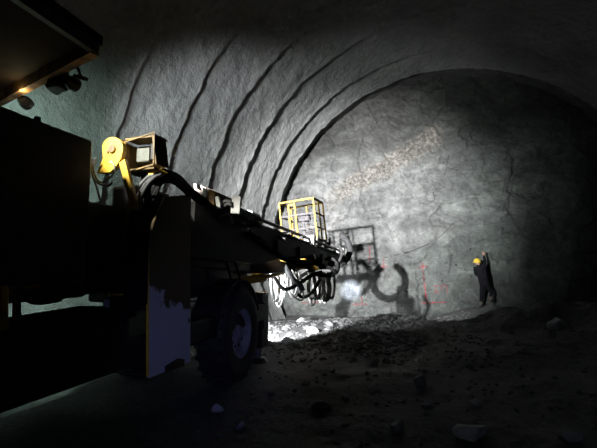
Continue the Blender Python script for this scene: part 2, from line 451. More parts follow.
def rock_into(bm, c, s, seed, sub=2):
    t = bmesh.new(); bmesh.ops.create_icosphere(t, subdivisions=sub, radius=1)
    rnd = random.Random(seed); e = Matrix.Rotation(rnd.uniform(0, 6.3), 4, 'Z') @ Matrix.Rotation(rnd.uniform(-.4, .4), 4, 'X')
    cuts = [Vector((rnd.gauss(0, 1), rnd.gauss(0, 1), rnd.gauss(0, 1))).normalized() for _ in range(7)]
    for v in t.verts:
        for n_ in cuts:
            d = v.co.dot(n_)
            if d > .62: v.co -= n_*(d-.62)
        v.co *= 1+.12*noise.noise(v.co*1.7+Vector((seed, 0, 0)))
        v.co = Vector((v.co.x*s[0], v.co.y*s[1], v.co.z*s[2]))
    bmesh.ops.transform(t, matrix=Matrix.Translation(c) @ e, verts=t.verts[:])
    me = bpy.data.meshes.new('_r'); t.to_mesh(me); t.free(); bm.from_mesh(me); bpy.data.meshes.remove(me)
def on_ground(px, py):
    p = atz(px, py, 0); d = ray(px, py)
    for _ in range(12): p = atz(px, py, ground_z(p.x, p.y))
    return p
RP = []
rocks = [  # px, py, size in px (w, h), pale, label
 (468, 434, 19, 6, 1, 'large flat pale slab of rock lying at the bottom edge of the muck'),
 (475, 405, 6, 3, 1, 'small pale stone lying just behind the large flat slab'),
 (396, 432, 8, 7, 0, 'blocky grey rock to the left of the large flat slab'),
 (322, 409, 9, 5, 0, 'grey wedge of rock alone on the dark floor right of the wheel'),
 (218, 411, 7, 4, 1, 'pale stone lying on the floor below the front wheel'),
 (466, 326, 4, 2, 1, 'small pale stone on the muck slope below the worker'),
 (420, 386, 7, 8, 0, 'upright grey rock in the middle of the muck slope'),
 (428, 408, 7, 5, 0, 'tilted grey rock below the upright rock of the muck slope'),
 (375, 364, 5, 4, 0, 'angular rock on the shaded side of the gravel heap'),
 (556, 327, 9, 6, 0, 'dark boulder on top of the heap at the right edge'),
 (571, 440, 10, 6, 0, 'dark rock in the bottom corner of the muck'),
 (505, 362, 6, 4, 0, 'dark stone half buried on the muck heap right of the slope'),
 (290, 343, 8, 4, 1, 'brightly lit chunk of rock nearest the front support leg'),
 (312, 333, 7, 4, 1, 'brightly lit rock in the middle of the floodlit floor'),
 (300, 322, 6, 3, 1, 'lit rock at the back of the floodlit floor under the hose loops'),
 (330, 326, 6, 3, 0, 'grey rock on the lit flank of the gravel heap'),
 (345, 400, 5, 3, 0, 'small grey rock right of the wedge of rock on the floor'),
 (240, 428, 8, 4, 0, 'low grey rock at the bottom edge below the pale stone'),
]
for i, (px, py, w, h, pale, lab) in enumerate(rocks):
    p = on_ground(px, py); d = (p-EYE).length
    s = d/S*1.0; RP.append((p, w*s*1.35+.05))
    mb = MB(); rock_into(mb.bm, p+Vector((0, 0, h*s*.35)), (w*s, w*s*.8, h*s*1.15), 100+i, 3)
    tag(mb.build('rock', M['pale_stone'] if pale else M['stone'], None), lab, 'rock')

# loose gravel: nobody could count it
def near(x, y, e=.03): return any(math.hypot(x-q.x, y-q.y) < r_+e for q, r_ in RP)
mb = MB()
for k in range(2600):
    u = random.random()
    if u < .45: x, y = random.uniform(-3.4, 1.2), random.uniform(7.2, 14.2)
    elif u < .6: x, y = random.gauss(-.6, 1), random.gauss(12.6, .9)
    else: x, y = random.uniform(-2.2, 5.5), random.uniform(2.6, 13)
    if x > 1.3+6.2 or y > 16.5 or near(x, y): continue
    s = random.uniform(.012, .04)*(1.9 if random.random() < .10 else 1)
    rock_into(mb.bm, Vector((x, y, ground_z(x, y)+s*.25)), (s*random.uniform(.8, 1.5), s, s*.7), k, 1)
for k in range(1300):
    x, y = random.uniform(-4.2, .2), random.uniform(8.0, 16.8)
    if near(x, y, .06): continue
    s = random.uniform(.03, .10)
    rock_into(mb.bm, Vector((x, y, ground_z(x, y)+s*.1)), (s*random.uniform(.8, 1.6), s, s*.6), 5000+k, 1)
for k in range(500):
    x, y = random.uniform(.0, 5.2), random.uniform(15.2, 17.7); s = random.uniform(.03, .09)
    if near(x, y, .06) or math.hypot(x-PADS[0][0].x-.1, y-18) < .55: continue
    rock_into(mb.bm, Vector((x, y, ground_z(x, y)+s*.1)), (s*random.uniform(.8, 1.6), s, s*.6), 9000+k, 1)
M['gravel'] = simple('gravel_stone', (.115, .118, .12), (.05, .052, .054), 5, .9, 0, .4)
tag(mb.build('gravel', M['gravel'], None), 'loose grey gravel scattered over the tunnel floor', 'gravel', kind='stuff')
# ------------------------------------------------------------------ the drilling jumbo
root = empty('drilling_jumbo', (-3.3, 4.5, 0))
tag(root, 'yellow wheeled drilling jumbo with booms, hanging hoses and a work basket facing the rock face', 'drilling machine')
XS = -2.35
# engine housing
mb = MB(); hc_ = atx(93, 141, XS); mb.box((-4.15, -.9, atx(40, 301, XS).z), (XS, hc_.y, hc_.z), bev=.015)
eh = mb.build('engine_housing', M['black'], root)
mb = MB()
for k in range(8): mb.bar((XS+.012, .35, 1.65+k*.09), (XS+.012, 1.5, 1.65+k*.09), .02, .05)
mb.build('grille', M['dark_steel'], eh)
p = atx(37, 125, -2.42); mb = MB(); mb.cyl((p.x, p.y, hc_.z-.03), (p.x, p.y, hc_.z+.045), .03, 14, .02); mb.build('filler_cap', M['dark_steel'], eh)
# chassis
mb = MB(); mb.box((-4.12, -.9, .70), (-2.45, 6.9, .97), bev=.03)
ch = mb.build('chassis', M['black'], root)
for yy in (-.6, .6, 1.4):
    mb = MB(); mb.box((-4.0, yy, .95), (-3.5, yy+.22, 1.45), bev=.01); mb.build('mounting_block', M['black'], ch)

mb = MB(); mb.box((-3.7, hc_.y+.04, atx(40, 301, XS).z), (-2.5, 3.22, 2.12), bev=.03); mb.build('hydraulic_tank', M['black'], root)
k0, k1 = atx(-30, 324, -2.45), atx(84, 306, -2.45); k2 = atx(130, 306, -2.45)
mb = MB(); mb.prism([(-2.45, -.9, k0.z), k0, k1, k2, (-2.45, k2.y, .9), (-2.45, -.9, .9)], (-.04, 0, 0)); mb.build('skirt', M['black'], ch)
mb = MB(); mb.box((-4.15, -.9, .22), (-4.12, 4.2, .72)); mb.build('skirt', M['black'], ch)  # added plate on the far side, keeps lamp light out from under the chassis
# canopy
b1 = atx(102, 57, XS); zc = b1.z; b2 = atz(-20, 119, zc)
print('canopy', b1, b2)
mb = MB(); mb.prism([(b1.x, b1.y, zc+.10), (b2.x, b2.y, zc+.10), (-4.6, -1.2, zc+.10), (XS, -1.2, zc+.10)], (0, 0, .07))
M['canopy_brown'] = simple('sooty_brown_paint', (.014, .009, .005), (.008, .005, .003), 5, .9)
M['canopy_brown'].node_tree.nodes['Principled BSDF'].inputs['Specular IOR Level'].default_value = .1
can = mb.build('canopy', M['canopy_brown'], root)
fd = (b2-b1).normalized(); fn = Vector((-fd.y, fd.x, 0));  fn = fn if fn.y < 0 else -fn
mb = MB(); mb.bar(b1+fn*.06+Vector((0, 0, .05)), b2+fn*.06+Vector((0, 0, .05)), .07, .11)
mb.build('front_rim', M['dirty_yellow'], can)
mb = MB(); mb.bar((XS-.03, -1.2, zc+.06), (XS-.03, b1.y-.05, zc+.06), .05, .10); mb.build('side_rim', M['black'], can)
for k in range(3):
    mb = MB(); mb.bar((-4.4, .3+k*.8, zc+.07), (XS-.1, .3+k*.8, zc+.07), .08, .06); mb.build('roof_beam', M['canopy_brown'], can)
for x, y in ((-2.6, -.8), (-4.2, -.8), (-4.2, .4)):
    mb = MB(); mb.bar((x, y, 2.4), (x, y, zc+.1), .08); mb.build('canopy_post', M['black'], root)
# lamps under the canopy front
def lamp(pos, aim, r=.065, name='work_lamp', bracket_to=None, square=False):
    pos, aim = Vector(pos), Vector(aim).normalized()
    mb = MB()
    if square: mb.bar(pos-aim*.09, pos+aim*.02, r*2, r*2, bev=.01)
    else:
        mb.cyl(pos-aim*.10, pos-aim*.03, r*.6, 16, r); mb.cyl(pos-aim*.03, pos+aim*.02, r, 20)
    o = mb.build(name, M['black'], root)
    mb = MB(); mb.cyl(pos+aim*.021, pos+aim*.028, r*.85, 20); mb.build('lens', M['lens'], o)
    if bracket_to is not None:
        mb = MB(); mb.bar(pos-aim*.05, bracket_to, .03, .012); mb.build('bracket', M['dark_steel'], o)
    return o
def edge_pt(px, py, dz=-.02):
    d = ray(px, py); e = b2-b1                               # where the vertical plane of the edge meets the sight line
    n_ = Vector((-e.y, e.x, 0)); t = (b1-EYE).dot(n_)/d.dot(n_); return EYE + d*t
la = edge_pt(18.5, 100); lb = edge_pt(48.5, 84); lc = edge_pt(66, 80)
F = Vector((0, 1, 0))
for q, aim in ((la, (-.35, .9, -.1)), (lb, (-.05, 1, -.02)), (lc, (.0, 1, -.02))):
    q.y += .09
    lamp(q, aim, .062, bracket_to=(q.x, q.y-.09, zc+.03))
q = lc + Vector((-.14, .0, .02)); lamp(q, (.1, 1, -.1), .075, square=True, bracket_to=(q.x, q.y-.1, zc+.03))
lam = [edge_pt(74, 63), edge_pt(78, 69), edge_pt(81, 77)]
mb = MB(); mb.tube([lam[0], lam[1], lam[2]], .012, 8); mb.bar(edge_pt(76, 76.5), edge_pt(85, 78.5), .05, .03)
mb.tube([edge_pt(66, 74), edge_pt(67, 84)], .012, 6, False)
mb.build('mirror_arm', M['black'], root)
mb = MB(); c_ = edge_pt(26, 84); mb.cyl(c_, c_+Vector((0, .04, .0)), .02, 10); mb.build('rim_bolt', M['dirty_yellow'], can)

# yellow bracket with a pin, its strut, and the guarded lamp box
Yb = 2.92
def P2(pts, Y): return [at(x, y, Y) for x, y in pts]
cap = [(97, 173), (103, 158)] + [(112.5-10.5*cos(a), 148-11*sin(a)) for a in [R(10+k*20) for k in range(10)]] + [(121, 158), (116, 166), (110, 172)]
mb = MB(); mb.prism(P2(cap, Yb), (.0, .05, 0)); br = mb.build('lamp_bracket', M['yellow'], root)
mb = MB(); c_ = at(112.5, 149, Yb); mb.cyl(c_-Vector((0, .02, 0)), c_+Vector((0, .08, 0)), .035, 20, bev=.004)
c_ = at(108, 152, Yb); mb.cyl(c_-Vector((0, .012, 0)), c_+Vector((0, .08, 0)), .012, 12)
mb.build('pin', M['dirty_yellow'], br)
mb = MB(); mb.prism(P2([(119, 163), (124.5, 159), (135, 200), (134, 209), (129.5, 210), (128.5, 200)], Yb-.03), (0, .04, 0)); mb.build('strut', M['yellow'], br)
mb = MB(); mb.prism(P2([(113, 137.5), (120, 139.5), (125.5, 143), (126, 170), (122.5, 172), (121, 150), (117, 141)], Yb+.06), (0, .05, 0)); mb.build('end_plate', M['dirty_yellow'], br)
# lamp guard box: opening toward the camera side, turned about z
c0 = at(155.2, 132.5, 3.0); w0, h0, d0 = .315, .275, .17
ex = Vector((-cos(R(4)), sin(R(4)), -.17)); ez = Vector((0, 0, 1)); ey = Vector((sin(R(4)), cos(R(4)), 0))
def gp(u, v, w): return c0 + ex*u + ez*(-v) + ey*w
mb = MB(); t_ = .014
mb.bar(gp(0, h0/2, d0/2), gp(t_, h0/2, d0/2), d0, h0)
mb.bar(gp(w0-t_, h0/2, d0/2), gp(w0, h0/2, d0/2), d0, h0)
mb.bar(gp(w0/2, 0, 0), gp(w0/2, 0, d0), w0, t_)
mb.bar(gp(w0/2, h0, 0), gp(w0/2, h0, d0), w0, t_)
M['olive'] = simple('olive_brown_paint', (.16, .10, .02), (.08, .05, .02), 9, .5)
gd = mb.build('lamp_guard', M['olive'], root)
mb = MB()
mb.bar(gp(w0/2, h0/2+.11, d0*.95), gp(w0/2, h0/2-.11, d0*.95), w0-.03, .01, up=ey); mb.build('guard_back', M['olive'], gd)
mb = MB(); mb.bar(gp(0, h0, -.004), gp(w0, h0, -.004), .012); mb.bar(gp(0, 0, -.004), gp(w0, 0, -.004), .010)
mb.bar(gp(0.003, 0, -.004), gp(.003, h0, -.004), .010, up=(1, 0, 0)); mb.build('guard_edge', M['olive'], gd)
mb = MB(); mb.bar(gp(w0*.47, h0*.53, .03), gp(w0*.47, h0*.53, .17), .135, .125, bev=.012)
M['lamp_body'] = simple('lamp_body', (.10, .11, .10), (.07, .078, .07), 12, .4)
gl = mb.build('guarded_lamp', M['lamp_body'], root)
mb = MB(); mb.bar(gp(w0*.18, h0*.53, .035), gp(w0*.18, h0*.53, .16), .03, .13, bev=.006); mb.build('lamp_side', M['dark_steel'], gl)
mb = MB(); mb.bar(gp(w0*.47, h0*.9, .1), gp(w0*.47, h0*.76, .1), .03, .05, up=(1, 0, 0)); mb.build('lamp_foot', M['dark_steel'], gl)
mb = MB(); mb.prism(P2([(147, 172), (158, 168.5), (160, 170), (149, 176)], 3.05), (0, .12, .0)); mb.build('guard_step', M['yellow'], gd)
mb = MB(); a_ = at(143, 168, 3.1); mb.bar(a_, a_-Vector((0, -.05, .3)), .03); mb.build('guard_post', M['dark_steel'], gd)

# tall side panel
out = [(149.5, 378), (148.7, 248), (154, 222), (165, 197), (191, 194.5), (190.2, 361.5)]
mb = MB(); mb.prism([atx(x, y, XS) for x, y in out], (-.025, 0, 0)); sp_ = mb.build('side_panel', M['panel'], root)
mb = MB(); a_, b_ = atx(147.6, 300, XS), atx(147.9, 240, XS); mb.bar(a_, b_, .015, .02, up=(1, 0, 0))
a_, b_ = atx(147.5, 376, XS), atx(147.6, 300, XS); mb.bar(a_, b_, .015, .02, up=(1, 0, 0)); mb.build('panel_edge', M['yellow'], sp_)
mb = MB(); mb.prism([atx(x, y, XS-.02) for x, y in [(163, 372), (163, 366), (176, 358), (182, 359), (182, 366)]], (.03, 0, 0)); mb.build('patch', M['brown'], sp_)
mb = MB(); mb.box((-2.75, 3.3, 1.2), (-2.46, 3.85, 2.35), bev=.03); mb.build('hose_manifold', M['black'], root)

# wheels
def wheel(x0, yc, zc_, side):                                  # x0 = outer face, side +1 faces +x
    e = empty('wheel', (x0, yc, zc_), root); r = .665
    prof = [(.34, 0), (.36, .0), (.40, .005), (.52, .022), (.60, .012), (.64, -.03), (.655, -.07), (.655, -.33), (.63, -.38), (.52, -.40), (.36, -.38)]
    mb = MB(); mb.lathe([(a, b_*side) for a, b_ in prof], (x0, yc, zc_))
    t = mb.build('tire', M['rubber'], e)
    mb = MB()
    for k in range(26):
        a = 2*pi*k/26
        for s_, off in ((0, 0), (1, .5)):
            aa = a + off*2*pi/26
            c = Vector((x0-side*(.11+.18*s_), yc+.655*cos(aa), zc_+.655*sin(aa)))
            mb.box(c-Vector((.09, .025, .03)), c+Vector((.09, .025, .03)), Matrix.Rotation(aa-pi/2, 4, 'X'))
    mb.build('tread', M['rubber'], t)
    mb = MB(); mb.lathe([(0.001, -.05*side), (.10, -.05*side), (.13, -.085*side), (.25, -.10*side), (.29, -.05*side), (.335, -.012*side), (.35, 0), (.36, -.02*side), (.36, -.2*side)], (x0, yc, zc_))
    rm = mb.build('rim', M['rim'], e)
    mb = MB(); mb.cyl((x0-side*.09, yc, zc_), (x0-side*.0, yc, zc_), .085, 24, .07, .006); mb.build('hub', M['rim'], rm)
    for k in range(10):
        a = 2*pi*k/10; c = Vector((x0, yc+.185*cos(a), zc_+.185*sin(a)))
        mb = MB(); mb.cyl(c-Vector((side*.10, 0, 0)), c-Vector((side*.065, 0, 0)), .016, 6); mb.build('wheel_nut', M['dark_steel'], rm)
hb = atx(241, 341, -2.40); WY = hb.y; print('hub', hb)
wheel(-2.38, WY, .655, 1); wheel(-4.2, WY, .655, -1)
wheel(-2.38, .2, .655, 1); wheel(-4.2, .2, .655, -1)
mb = MB(); mb.cyl((-3.9, WY, .66), (-2.6, WY, .66), .12, 18); mb.build('axle', M['black'], root)
mb = MB(); mb.cyl((-3.9, .2, .66), (-2.6, .2, .66), .12, 18); mb.build('axle', M['black'], root)
# fender
mb = MB()
pr = [(-2.42+.02, WY+.75*cos(a), .655+.75*sin(a)) for a in [R(20+k*14) for k in range(11)]]
for a, b_ in zip(pr, pr[1:]): mb.bar(Vector(a)-Vector((.2, 0, 0)), Vector(b_)-Vector((.2, 0, 0)), .40, .02, up=(Vector((0, a[1]-WY, a[2]-.655))))
mb.build('fender', M['black'], root)
# front stabiliser jacks
JY = atx(268.5, 330, -2.48).y - .16
for x in (-2.62, -4.0):
    mb = MB(); mb.box((x-.14, JY-.15, .24), (x+.14, JY+.16, 1.15), bev=.02); j = mb.build('support_jack', M['black'], root)
    mb = MB(); mb.cyl((x, JY, .06), (x, JY, .35), .07, 18); mb.build('piston', M['steel'], j)
    mb = MB(); mb.cyl((x, JY, -.02), (x, JY, .07), .20, 20, .12, .01); mb.build('foot', M['dark_steel'], j)
mb = MB(); mb.box((-4.15, JY-.15, .55), (-2.45, JY, 1.0), bev=.02); mb.build('front_bumper', M['black'], root)
# upper carriage ahead of the panel
mb = MB(); mb.prism([(-2.55, 3.95, 1.62), (-2.55, 3.95, 2.22), (-2.55, 5.2, 2.05), (-2.55, 6.3, 1.78), (-2.55, 6.3, 1.52)], (-1.5, 0, 0))
mb.build('boom_carriage', M['black'], root)
mb = MB(); mb.box((-3.5, 3.9, 1.2), (-2.7, 6.2, 1.65), bev=.03); mb.build('turret_base', M['black'], root)

# feeds and booms
def feed(a, b_, rod_r=.03, tip=True):
    a, b_ = Vector(a), Vector(b_); d = (b_-a).normalized(); L = (b_-a).length
    x = d.cross(Vector((0, 0, 1))).normalized(); u = x.cross(d)
    e = empty('drill_feed', a, root)
    P = lambda s, r_, z: a + d*s + x*r_ + u*z
    mb = MB(); mb.bar(P(0, 0, -.06), P(L, 0, -.06), .10, .14); mb.bar(P(0, .08, .02), P(L, .08, .02), .05, .03); mb.bar(P(0, -.08, .02), P(L, -.08, .02), .05, .03)
    mb.bar(P(0, 0, -.13), P(L, 0, -.13), .2, .02); mb.build('feed_beam', M['black'], e)
    mb = MB(); mb.bar(P(.55, 0, .10), P(1.35, 0, .10), .2, .14, bev=.03); mb.bar(P(.35, 0, .12), P(.6, 0, .12), .16, .16, bev=.02); mb.cyl(P(1.35, 0, .14), P(1.6, 0, .14), .075, 16)
    mb.bar(P(.5, 0, .04), P(1.3, 0, .04), .26, .04); mb.build('rock_drill', M['black'], e)
    mb = MB(); mb.cyl(P(1.5, 0, .14), P(L-.05, 0, .14), rod_r, 12); mb.cyl(P(L-.08, 0, .14), P(L+.02, 0, .14), rod_r*1.5, 12); mb.build('drill_rod', M['dark_steel'], e)
    for s in (L*.62, L-.25):
        mb = MB(); mb.bar(P(s-.06, 0, .10), P(s+.06, 0, .10), .22, .24, bev=.02); mb.build('centraliser', M['black'], e)
    mb = MB(); mb.bar(P(L-.04, 0, -.08), P(L+.10, 0, -.08), .18, .2, bev=.02); mb.build('stinger', M['rubber'], e)
    mb = MB(); mb.cyl(P(L*.25, .02, -.24), P(L*.8, .02, -.24), .045, 14); mb.cyl(P(L*.15, .02, -.24), P(L*.27, .02, -.24), .06, 14)
    mb.build('feed_cylinder', M['dark_steel'], e)
    for s in (L*.35, L*.5, L*.7):
        mb = MB(); mb.bar(P(s-.1, 0, -.22), P(s+.1, 0, -.22), .26, .2, bev=.02); mb.build('cradle', M['black'], e)
    return P, L
F1a, F1b = at(192, 205, 4.35), at(343, 257.5, 10.6)
Pf, Lf = feed(F1a, F1b)
mb = MB(); mb.prism([Pf(-.1, -.14, .02), Pf(Lf*.93, -.14, -.04), Pf(Lf*.93, -.14, -.13), Pf(Lf*.6, -.14, -.22), Pf(Lf*.42, -.14, -.34), Pf(Lf*.25, -.14, -.55), Pf(-.1, -.14, -.62)], (.24, 0, 0))
mb.build('hose_tray', M['black'], root)
Pg, Lg = feed((-3.45, 5.3, 1.72), (-3.0, 10.0, 1.55))
for k in range(26):
    s_ = Lf*random.uniform(.05, .95); u_ = random.choice((-.1, .1, .12)); z_ = random.uniform(-.10, .05)
    mb = MB(); t_ = random.random()
    if t_ < .5: mb.bar(Pf(s_, u_, z_), Pf(s_+random.uniform(.05, .14), u_, z_), random.uniform(.03, .07), random.uniform(.03, .07), bev=.006)
    else: mb.tube([Pf(s_, u_, z_), Pf(s_+.15, u_+.03, z_+.07), Pf(s_+.32, u_, z_-.02)], .012, 8)
    mb.build('hose_fitting', M[random.choice(('dirty_yellow', 'lampgrey', 'steel', 'dark_steel', 'cable'))], root)
def boom(a, b_, c_):
    a, b_, c_ = Vector(a), Vector(b_), Vector(c_)
    e = empty('boom', a, root)
    mb = MB(); mb.bar(a, b_, .26, .28, bev=.03); mb.build('outer_tube', M['brown'], e)
    mb = MB(); mb.bar(b_-(b_-a)*.05, c_, .19, .2, bev=.02); mb.build('inner_tube', M['yellow'], e)
    mb = MB(); mb.cyl(c_-Vector((.16, 0, 0)), c_+Vector((.16, 0, 0)), .15, 20, bev=.01); mb.build('rotation_head', M['dirty_yellow'], e)
    mb = MB(); mb.cyl(a+Vector((0, .1, -.28)), a+(b_-a)*.55+Vector((0, 0, -.22)), .07, 16); q = a+(b_-a)*.55+Vector((0, 0, -.22)); mb.cyl(q, a+(b_-a)*.95+Vector((0, 0, -.1)), .035, 14); mb.build('lift_cylinder', M['yellow'], e)
    mb = MB(); mb.cyl(a-Vector((0, 0, .3)), a+Vector((0, 0, .3)), .16, 20, bev=.01); mb.build('boom_post', M['black'], e)
boom((-2.85, 5.9, 1.62), (-2.35, 7.9, 1.60), (-2.02, 8.9, 1.68))
boom((-3.5, 5.9, 1.62), (-3.4, 7.9, 1.5), (-3.2, 8.9, 1.5))
# bits of yellow and pale kit on the upper edge
def plate(pts, Y, mat, name, dep=.05):
    mb = MB(); mb.prism(P2(pts, Y), (0, dep, 0)); return mb.build(name, mat, root)
plate([(194, 183.5), (200, 185), (232, 199), (232, 206), (222, 207), (206, 200), (194, 191)], 4.7, M['brown'], 'valve_cover', .25)
plate([(208.5, 189), (214, 191.5), (214, 207), (209, 206)], 4.5, M['dirty_yellow'], 'valve_bracket', .05)
plate([(196, 184), (198.5, 184.5), (200, 190), (197, 189)], 4.5, M['lampgrey'], 'fitting', .04)
plate([(203, 187.5), (206, 189), (206.5, 196), (204, 197), (203, 192)], 4.5, M['lampgrey'], 'fitting', .04)
plate([(215, 197), (218, 196), (220, 203), (220, 208), (216.5, 209)], 4.45, M['lampgrey'], 'fitting', .04)
plate([(184.5, 193), (188, 193), (191, 196.5), (190, 198)], 4.2, M['lampgrey'], 'fitting', .03)
plate([(232, 197), (233.5, 195), (239.5, 196), (240.5, 197.5), (239, 213.5), (230.5, 213)], 4.6, M['white'], 'identification_plate', .015)
mb = MB(); mb.tube(P2([(220, 205), (225, 201), (231, 202)], 4.55), .018, 8); mb.tube(P2([(221, 209), (227, 204), (231, 205)], 4.55), .018, 8); mb.build('valve_pipe', M['cable'], root)
mb = MB(); mb.tube(P2([(225, 201.5), (232, 201.3)], 4.92), .008, 6); mb.build('valve_rod', M['white'], root)
for pts, Y in (([(241, 224), (247, 226), (256, 226), (264, 228)], 5.6), ([(248, 229), (252, 231)], 5.4), ([(268, 232), (276, 236), (286, 239)], 6.6), ([(276, 236), (287, 243)], 6.6)):
    mb = MB(); mb.tube(P2(pts, Y-.15), .018, 8); mb.build('hydraulic_pipe', M['steel'], root)
# boom-tip yellow pieces
for pts, Y in (([(252, 264), (262, 265), (266, 269), (262, 272), (254, 271)], 8.0), ([(273, 255), (284, 258), (298, 262), (297, 265), (284, 262), (272, 259)], 7.3),
               ([(292, 262), (298, 263), (301, 267), (295, 266)], 7.6), ([(308, 264), (316, 266), (319, 270), (312, 270)], 8.0), ([(310, 256), (313, 254), (315, 259), (312, 260)], 8.0)):
    plate(pts, Y, M['yellow'], 'boom_bracket', .14)
# work basket
M['basket_yellow'] = simple('scratched_yellow', (.085, .056, .012), (.055, .037, .012), 9, .8)
M['dull_wire'] = simple('dull_wire', (.020, .019, .020), (.032, .030, .032), 20, .9)
for k_ in ('basket_yellow', 'dull_wire', 'hose'): M[k_].node_tree.nodes['Principled BSDF'].inputs['Specular IOR Level'].default_value = .08
bx0 = at(313, 198, 10.0)
rx = R(3); ux = Vector((-cos(rx), sin(rx), -.11)).normalized(); uy = Vector((sin(rx), cos(rx), 0)); uz = Vector((-.11, 0, 1)).normalized()
W_, D_, H_ = .90, .88, 1.0
def bp(u, v, w): return bx0 + ux*u + uy*v - uz*w
bk = empty('work_basket', bp(W_/2, D_/2, H_), root)
mb = MB(); mb.bar(bp(0, 0, 0), bp(W_, 0, 0), .045); mb.bar(bp(0, D_, 0), bp(W_, D_, 0), .045); mb.bar(bp(0, 0, 0), bp(0, D_, 0), .045); mb.bar(bp(W_, 0, 0), bp(W_, D_, 0), .045)
mb.build('top_rail', M['basket_yellow'], bk)
mb = MB()
for w in (.36, .72):
    mb.bar(bp(0, 0, w), bp(W_, 0, w), .03); mb.bar(bp(0, D_, w), bp(W_, D_, w), .03); mb.bar(bp(0, 0, w), bp(0, D_, w), .03); mb.bar(bp(W_, 0, w), bp(W_, D_, w), .03)
mb.build('mid_rail', M['dull_wire'], bk)
for u, v in ((0, 0), (W_, 0), (0, D_), (W_, D_), (W_*.55, 0), (0, D_*.5), (W_*.5, D_)):
    mb = MB(); mb.bar(bp(u, v, 0), bp(u, v, H_), .04, up=(1, 0, 0)); mb.build('upright', M['basket_yellow'], bk)
mb = MB(); mb.bar(bp(W_/2, D_/2, H_), bp(W_/2, D_/2, H_+.05), W_, D_, up=uy); mb.build('basket_floor', M['dull_wire'], bk)
mb = MB()
for k in range(9):
    mb.bar(bp(W_*.52*k/8, .01, .36), bp(W_*.52*k/16, .01, H_), .007, up=(1, 0, 0))
for k in range(6): mb.bar(bp(0, .01, .36+.1*k), bp(W_*.52, .01, .36+.06*k), .007)
for k in range(9):
    mb.bar(bp(.01, D_*k/8, .36), bp(.01, D_*k/12, H_), .007, up=(0, 1, 0))
for k in range(6): mb.bar(bp(.01, 0, .36+.1*k), bp(.01, D_, .36+.06*k), .007)
mb.build('mesh_screen', M['dull_wire'], bk)
mb = MB(); mb.bar(bp(W_*.56, .02, .08), bp(W_*.74, .02, .08), .02, .05); mb.bar(bp(W_*.56, .02, .08), bp(W_*.56, .02, H_), .04, .05, up=(1, 0, 0)); mb.bar(bp(W_*.74, .02, .08), bp(W_*.74, .02, H_), .06, .05, up=(1, 0, 0)); mb.build('gate', M['basket_yellow'], bk)
mb = MB(); mb.bar(bp(W_*.62, .3, .42), bp(W_*.25, .3, .42), .22, .16, bev=.02); mb.bar(bp(W_*.45, .3, .42), bp(W_*.45, .3, H_), .06); mb.build('control_box', M['dull_wire'], bk)
mb = MB(); mb.bar((-3.3, 5.9, 1.5), bp(W_*.6, .2, H_+.12), .16, .18, bev=.02); mb.bar(bp(W_*.6, .2, H_+.12), bp(W_*.5, D_*.6, H_+.05), .18, .16, bev=.02); mb.build('basket_boom', M['dirty_yellow'], root)

# hose loops hanging from the booms
def hose(pts, r=.02, mat='grey_hose', name='hose_loop'):
    mb = MB(); mb.tube(pts, r, 8, True, 7); return mb.build(name, M[mat], root)
def loops(px0, px1, top, bot, Y0, Y1, n, w, r=.018, mat='grey_hose'):
    for k in range(n):
        t = k/max(1, n-1); px = px0+(px1-px0)*t+random.uniform(-1.2, 1.2); Y = Y0+(Y1-Y0)*t+random.uniform(-.05, .05)
        b_ = bot+random.uniform(-4, 4); w_ = w*random.uniform(.7, 1.2); sl = random.uniform(-2, 2)
        hose([at(px-w_*.55+sl, top, Y), at(px-w_*.8, top+(b_-top)*.55, Y+.02), at(px-w_*.45, b_-3, Y+.03), at(px, b_, Y+.05), at(px+w_*.5, b_-4, Y+.07),
              at(px+w_*.75, top+(b_-top)*.5, Y+.1), at(px+w_*.3+sl, top, Y+.12)], r, mat)
loops(273, 280, 262, 303, 8.2, 8.4, 5, 5.0, .021)
loops(293, 297, 268, 297, 7.7, 7.9, 4, 6, .020)
loops(311, 331, 272, 302, 8.2, 8.9, 9, 5.0, .027)
hose(P2([(283, 262), (284, 280), (291, 293), (299, 300), (304, 297), (300, 284), (292, 270)], 7.6), .014)
hose(P2([(283, 263), (288, 272), (294, 280), (299, 284), (303, 291)], 7.5), .05, 'cable', 'protected_hose')
hose(P2([(270, 258), (274, 275), (281, 287), (288, 289), (300, 283), (312, 275), (322, 272)], 7.5), .035, 'hose', 'black_hose')
hose(P2([(292, 276), (297, 293), (305, 297), (314, 290), (320, 279)], 7.9), .03, 'hose', 'black_hose')
hose(P2([(312, 273), (322, 275), (332, 275), (337, 270), (337, 263)], 8.5), .045, 'hose', 'black_hose')
hose(P2([(328, 275), (337, 272), (339, 262), (342, 252), (338, 244)], 9.2), .035, 'hose', 'black_hose')
hose(P2([(296, 280), (308, 272), (320, 268), (330, 268), (336, 274)], 8.3), .035, 'hose', 'black_hose')
hose(P2([(322, 262), (330, 258), (336, 262), (338, 268), (330, 274)], 8.9), .03, 'hose', 'black_hose')
# dense cables under the feed
for k in range(10):
    s0 = Lf*(.18+.03*k); s1 = Lf*random.uniform(.72, .97); mid = (s0+s1)/2
    hose([Pf(s0, .12-.02*k, -.16), Pf(s0+(mid-s0)*.5, .1-.02*k, -.30-random.random()*.10), Pf(mid, .1-.02*k, -.34-random.random()*.12), Pf(s1-(s1-mid)*.4, .08-.02*k, -.30-random.random()*.08), Pf(s1, .08-.015*k, -.16)], .026, 'hose', 'black_hose')
